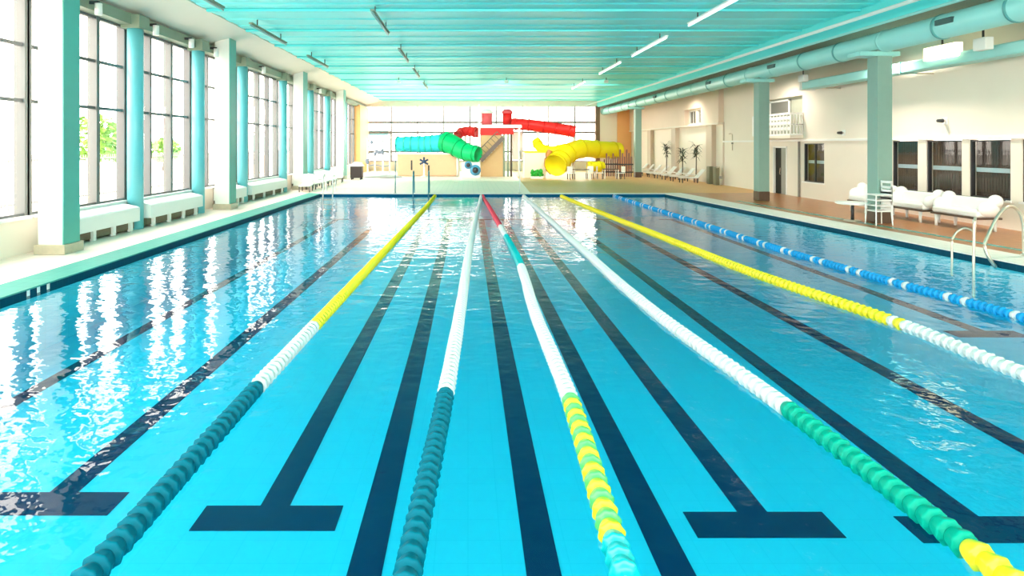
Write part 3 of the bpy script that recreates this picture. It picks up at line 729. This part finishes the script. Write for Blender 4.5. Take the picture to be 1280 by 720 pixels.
def flume(name, label, pts, rad, m, ribs=6, open_=None, cat='water slide', ribm=None, posts=()):
    path = smooth_path(pts, 8); o = Vector((path[0].x, path[0].y, 0))
    t = thing(name, o, label, cat)
    q = [p-o for p in path]; n = len(q)
    R = [rad[0]+(rad[1]-rad[0])*i/(n-1) for i in range(n)]
    MB().tube(q, R, 18, arc=open_).build('chute', m, t)
    for k in range(ribs):
        i = int((k+.5)*(n-1)/ribs); tt = (q[min(i+1,n-1)]-q[i]).normalized()
        MB().tube([q[i]-tt*.05,q[i]+tt*.05], R[i]+.05, 18, arc=open_).build('flange', ribm or m, t)
    for i in posts:
        p = q[int(i*(n-1))]; MB().lathe([(0,.1),(max(.3,p.z-R[0]*.8),.1)], o=(p.x,p.y,0), n=8).build('support_post', white, t)
    return t
flume('water_slide', 'red open water slide chute running right from the tower top', [at(641,154,47),at(665,156,46.5),at(695,160,46.2),at(719,164,46)], (.50,.52), red_m, 5, (2.5,.05), posts=(.45,.97))
flume('water_slide', 'fat yellow tube water slide curving down at the far end', [at(773,188,48),at(750,187,47),at(726,186,46),at(708,193,45),at(699,202,44),at(694,207,43.4)], (.66,.86), yel_m, 6, posts=(.1,.5))
flume('water_slide', 'thin yellow slide branch left of the fat yellow tube', [at(670,176,46),at(676,185,45.5),at(690,189,45),at(706,186,45)], (.36,.42), yel_m, 3, posts=(.4,))
flume('slide_exit', 'small short yellow tube under the fat yellow slide', [at(734,208,44),at(743,208,44),at(753,208,44.3)], (.38,.38), yel_m, 2, posts=(.5,))
flume('water_slide', 'green water slide chute dropping towards the tower at the far end', [at(556,177,47.5),at(566,181,47),at(578,188,46.5),at(588,191,46),at(598,193,45.6)], (.85,.62), green_m, 4, posts=(.4,))
flume('water_slide', 'cyan horizontal tube slide left of the green one', [at(496,180,48.5),at(515,180,48.2),at(535,180,48),at(557,178,47.6)], (.60,.74), cyan_f, 7, ribm=aqua_f, posts=(.1,.5,.85))
flume('water_slide', 'short twisted red tube above the green slide', [at(572,170,48),at(577,165,48.5),at(587,164,48.5),at(597,166,48)], (.35,.42), red_m, 5, posts=(.5,))
# play island, machine and screens
def block(name, x0, x1, y0, y1, d_, dep, m, lab, cat, bev=.06):
    a, b = at(x0,y0,d_), at(x1,y1,d_)
    r = thing(name, ((a.x+b.x)/2,d_+dep/2,0), lab, cat)
    w = (b.x-a.x)/2; z0 = 0 if b.z < .6 else b.z
    MB().box(-w,w,-dep/2,dep/2,z0,a.z).build('body', m, r, bevel=bev)
    return r, w, a.z, dep
palepeach = mat('pale_peach_wall',(.74,.50,.32),.6,var=.04)
r,w,h,dp = block('play_island', 496,574,192,219,47,2.2,palepeach,'pale peach low wall block under the cyan slide','wall block',.12)
MB().box(-w-.08,w+.08,-dp/2-.08,dp/2+.08,h-.08,h+.03).build('top_cap', white, r, bevel=.03)
MB().box(-w*.55,-w*.5,-dp/2-.02,-dp/2+.1,.5,1.3).build('dark_slot', darkm, r)
MB().box(w*.0,w*.05,-dp/2-.02,-dp/2+.1,.2,.9).build('dark_slot', darkm, r)
r = thing('fan_ornament', at(530,206,46), 'small dark round fan ornament on a white stand in front of the peach block', 'ornament')
r.location.z = 0
MB().lathe([(0,.25),(.08,.2),(.1,.07),(.8,.06)], n=14).build('stand', white, r)
fn = MB(); fn.lathe([(-.05,.12),(.05,.12)], o=(0,0,1.2), axis='Y', n=14)
for i in range(6):
    M_ = Matrix.Translation((0,0,1.2))@Matrix.Rotation(i*PI/3,4,'Y')@Matrix.Rotation(.4,4,'Z'); fn.box(-.07,.07,-.02,.02,.08,.38,M=M_)
fn.build('blades', mat('navy_paint',(.02,.05,.14),.4), r)
MB().lathe([(.8,.06),(1.1,.06)], n=8).build('neck', white, r)
r,w,h,dp = block('pump_cabinet', 577,600,203,222,44.5,1.0,white,'white pump cabinet with two blue round ports left of the slide tower','cabinet',.05)
for i,(sx,sz,rr) in enumerate(((-.2,1.0,.3),(.35,.6,.42))):
    MB().lathe([(-dp/2-.06,rr),(-dp/2+.02,rr)], o=(sx,0,sz), axis='Y', n=20).build('port', mat('blue_port',(.08,.30,.50),.3), r)
    MB().lathe([(-dp/2-.08,rr*.55),(-dp/2-.02,rr*.55)], o=(sx,0,sz), axis='Y', n=20).build('port_centre', darkm, r)
r,w,h,dp = block('planter_screen', 655,682,190,218,44.5,.35,cream,'cream panel screen left of the yellow slides','screen',.03)
MB().box(-w-.04,w+.04,-.2,.2,h-.06,h+.04).build('top_rail', yel_m, r, bevel=.01)
MB().box(-w-.06,-w+.04,-.22,.22,0,h).build('edge_post', white, r)
p = at(671,216,43.6)
r = thing('green_shrub', (p.x,p.y,0), 'small bright green shrub before the cream screen', 'plant')
sh = MB(); random.seed(3)
for i in range(40):
    sh.ball((random.uniform(-.4,.4),random.uniform(-.2,.2),random.uniform(.15,.62)),random.uniform(.08,.16),6,jit=.3)
sh.build('foliage', mat('bright_leaf',(.02,.42,.04),.5,var=.3), r)
MB().box(-.45,.45,-.22,.22,0,.18).build('planter', white, r)
# orange-brown slide support arch behind the shrub
p0 = at(686,192,44.6)
r = thing('support_arch', (p0.x,44.6,0), 'orange-brown curved support left of the yellow tube slide', 'support')
MB().tube([(p-Vector((p0.x,44.6,0))) for p in smooth_path([at(688,188,44.6),at(683,198,44.6),at(683,208,44.6),at(690,216,44.6)],5)],.2,8).build('arch', mat('rust_paint',(.55,.22,.06),.5), r)
# tables and chairs under slides (brown patio)
def patio_table(loc, lab, top=mat('dark_wood',(.10,.05,.03),.5)):
    r = thing('patio_table', loc, lab, 'table')
    MB().box(-.55,.55,-.4,.4,.70,.75).build('table_top', top, r, bevel=.01)
    for sx in (-.5,.5):
        for sy in (-.34,.34): MB().box(sx-.03,sx+.03,sy-.03,sy+.03,0,.7).build('leg', white, r)
for x, y, d_, lab in ((726,219,43,'dark patio table below the small yellow tube'),(763,221,43.5,'dark patio table to the right below the fat yellow slide')):
    p = at(x,y,d_); patio_table((p.x,p.y,0), lab)
def pchair(loc, rz, lab, m):
    r = thing('patio_chair', loc, lab, 'chair', 'patio chairs under the yellow slide', rz)
    MB().box(-.22,.22,-.22,.22,.42,.46).build('seat', m, r, bevel=.01)
    MB().box(-.22,.22,.2,.24,.5,.95).build('backrest', m, r, bevel=.01)
    for sx in (-.2,.2):
        for sy in (-.2,.2): MB().box(sx-.02,sx+.02,sy-.02,sy+.02,0,.43).build('leg', darkm, r)
pcs = ((714,218,42.6,.3,'white patio chair left of the left dark table'),(737,218,43.2,-.5,'white patio chair right of the left dark table'),(750,219,43,1.2,'white patio chair left of the right dark table'),(776,220,43,-1.2,'white patio chair right of the right dark table'))
for x,y,d_,rz,lab in pcs:
    p = at(x,y,d_); pchair((p.x,p.y,0), rz, lab, whitepl)
darkwood = MATS.get('dark_wood')
for i,(x,d_,ht,lab) in enumerate(((763,45.0,1.9,'dark brown slatted screen, left one, under the yellow slide'),(780,44.4,2.2,'dark brown slatted screen, right one, beside the far mint column'))):
    p = at(x,219,d_); r = thing('slatted_screen', (p.x,d_,0), lab, 'screen')
    mb = MB()
    for k in range(7): mb.box(-.52+k*.17,-.42+k*.17,-.03,.03,.1,ht*(.75+.25*((k*5)%3)/2))
    mb.build('slats', mat('faded_brown',(.22,.10,.08),.6), r)
    MB().box(-.6,.7,-.05,-.03,.4,.5).box(-.6,.7,-.05,-.03,1.0,1.1).build('crossbar', darkm, r)
# left far climbing frame
p = at(473,205,51)
r = thing('climbing_frame', (p.x,51,0), 'grey and white climbing frame at the far left before the glass wall', 'climbing frame')
for x in (-.95,-.3,.4,1.0): MB().lathe([(0,.07),(3.1,.07)], o=(x,0,0), n=8).build('post', white, r)
random.seed(11)
for k in range(5):
    z = .7+k*.55
    MB().tube([(-1.0,0,z),(-.3,.1,z+.1),(.4,0,z-.05),(1.0,.1,z+.05)],.05,7).build('crossbar', mat('grey_blue_paint',(.25,.30,.38),.5), r)
for k in range(9):
    x = random.uniform(-1,.95); z = random.uniform(.7,3.0)
    MB().ball((x,-.06,z),.16,8,(1,.4,1)).build('foothold', mat('slate_paint',(.18,.22,.30),.5), r)
# long low curved deck edge objects
p = at(478,216,44)
r = thing('pool_float', (p.x,44,0), 'grey folded parasol lying on the deck right of the dark cart', 'parasol')
MB().tube([(-1.4,0,.08),(-.4,0,.12),(.3,0,.16),(1.0,0,.14),(1.5,0,.1)],[.04,.09,.16,.12,.04],10).build('folded_canopy', mat('grey_canvas',(.42,.46,.46),.7), r)
MB().tube([(-2.0,0,.06),(-1.4,0,.08)],.025,6).build('pole', steel, r)
r.name = 'folded_parasol'
# ------------------------------------------------------------------ outdoors
struct(MB().box(-120,-10.6,-40,160,-.4,-.1).build('ground_left', outg))
struct(MB().box(-10.6,60,57.3,160,-.4,-.1).build('ground_far', outg))
fe = thing('picket_fence', (-17,30,-.1), 'grey picket fence outside the left windows', 'fence')
mb = MB()
for i in range(330):
    y = -22+i*.16; mb.box(-.012,.012,y,y+.035,.1,2.2)
o = mb.build('pickets', fence_m, fe); o['kind'] = 'stuff'
MB().box(-.03,.03,-22,31,.35,.42).build('rail', fence_m, fe); MB().box(-.03,.03,-22,31,2.0,2.07).build('rail', fence_m, fe)
def tree(loc, ht, sp, lab):
    r = thing('tree', loc, lab, 'tree', 'trees outside the left windows')
    MB().tube([(0,0,0),(.1,.05,ht*.4),(0,0,ht*.75)],[.18,.14,.06],8).build('trunk', bark, r)
    m = MB()
    for i in range(420):
        u = random.random()*2*PI; v = random.uniform(-1,1); q = math.sqrt(1-v*v); rr = random.uniform(.55,1)**.5
        c = Vector((math.cos(u)*q*sp*rr, math.sin(u)*q*sp*rr, ht*.62+v*ht*.36*rr))
        a = Vector((random.uniform(-1,1),random.uniform(-1,1),random.uniform(-1,1))).normalized()*.28
        b = a.cross(Vector((random.uniform(-1,1),random.uniform(-1,1),1))).normalized()*.2
        m.add([c-a,c-b,c+a,c+b],[(0,1,2,3)])
    m.build('foliage', treeL, r)
random.seed(5)
for x, d_, top, sp, lab in ((118,44,138,1.9,'light green tree outside behind the fence, left of the first round column'),(150,48,150,1.6,'smaller light green tree just right of the other one, outside'),
        (205,60,170,1.6,'pale green tree outside, seen between the first two round columns')):
    p = at(x,182,d_); z = H+(VY-top)/F*d_; tree((p.x,p.y,-.1), z, sp, lab)
p = at(472,165,78)
r = thing('outdoor_pavilion', (p.x-.5,80,-.1), 'flat teal roofed pavilion outside the far glass wall', 'pavilion')
MB().box(-2.2,1.9,-2,2,4.05,4.65).build('roof', mat('teal_roof',(.02,.10,.11),.7), r, bevel=.05)
for x in (-2,1.7):
    for y in (-1.8,1.8): MB().box(x-.1,x+.1,y-.1,y+.1,0,4.05).build('post', white, r)
# ------------------------------------------------------------------ light, camera
W = bpy.data.worlds.new('World'); S.world = W; W.use_nodes = True
bg = W.node_tree.nodes['Background']; bg.inputs[0].default_value = (1.0, .91, .80, 1); bg.inputs[1].default_value = 6.0
W.cycles.sampling_method = 'MANUAL'; W.cycles.sample_map_resolution = 64
cam = bpy.data.cameras.new('Camera'); co = bpy.data.objects.new('Camera', cam); COL.objects.link(co)
co.location = (0,0,H); co.rotation_euler = (PI/2,0,0)
cam.sensor_width = 36; cam.lens = 36*F/1280; cam.shift_x = (640-VX)/1280; cam.shift_y = (VY-360)/1280; cam.clip_end = 400
S.camera = co
vs_ = S.view_settings; S.display_settings.display_device = 'sRGB'
vs_.view_transform = 'Standard'; vs_.look = 'None'; vs_.gamma = 1; vs_.use_curve_mapping = False; vs_.exposure = 0.75
cy = S.cycles; cy.max_bounces = 10; cy.diffuse_bounces = 5; cy.glossy_bounces = 4; cy.transparent_max_bounces = 16; cy.transmission_bounces = 4
cy.caustics_reflective = False; cy.caustics_refractive = False; cy.use_denoising = True; cy.sample_clamp_indirect = 8
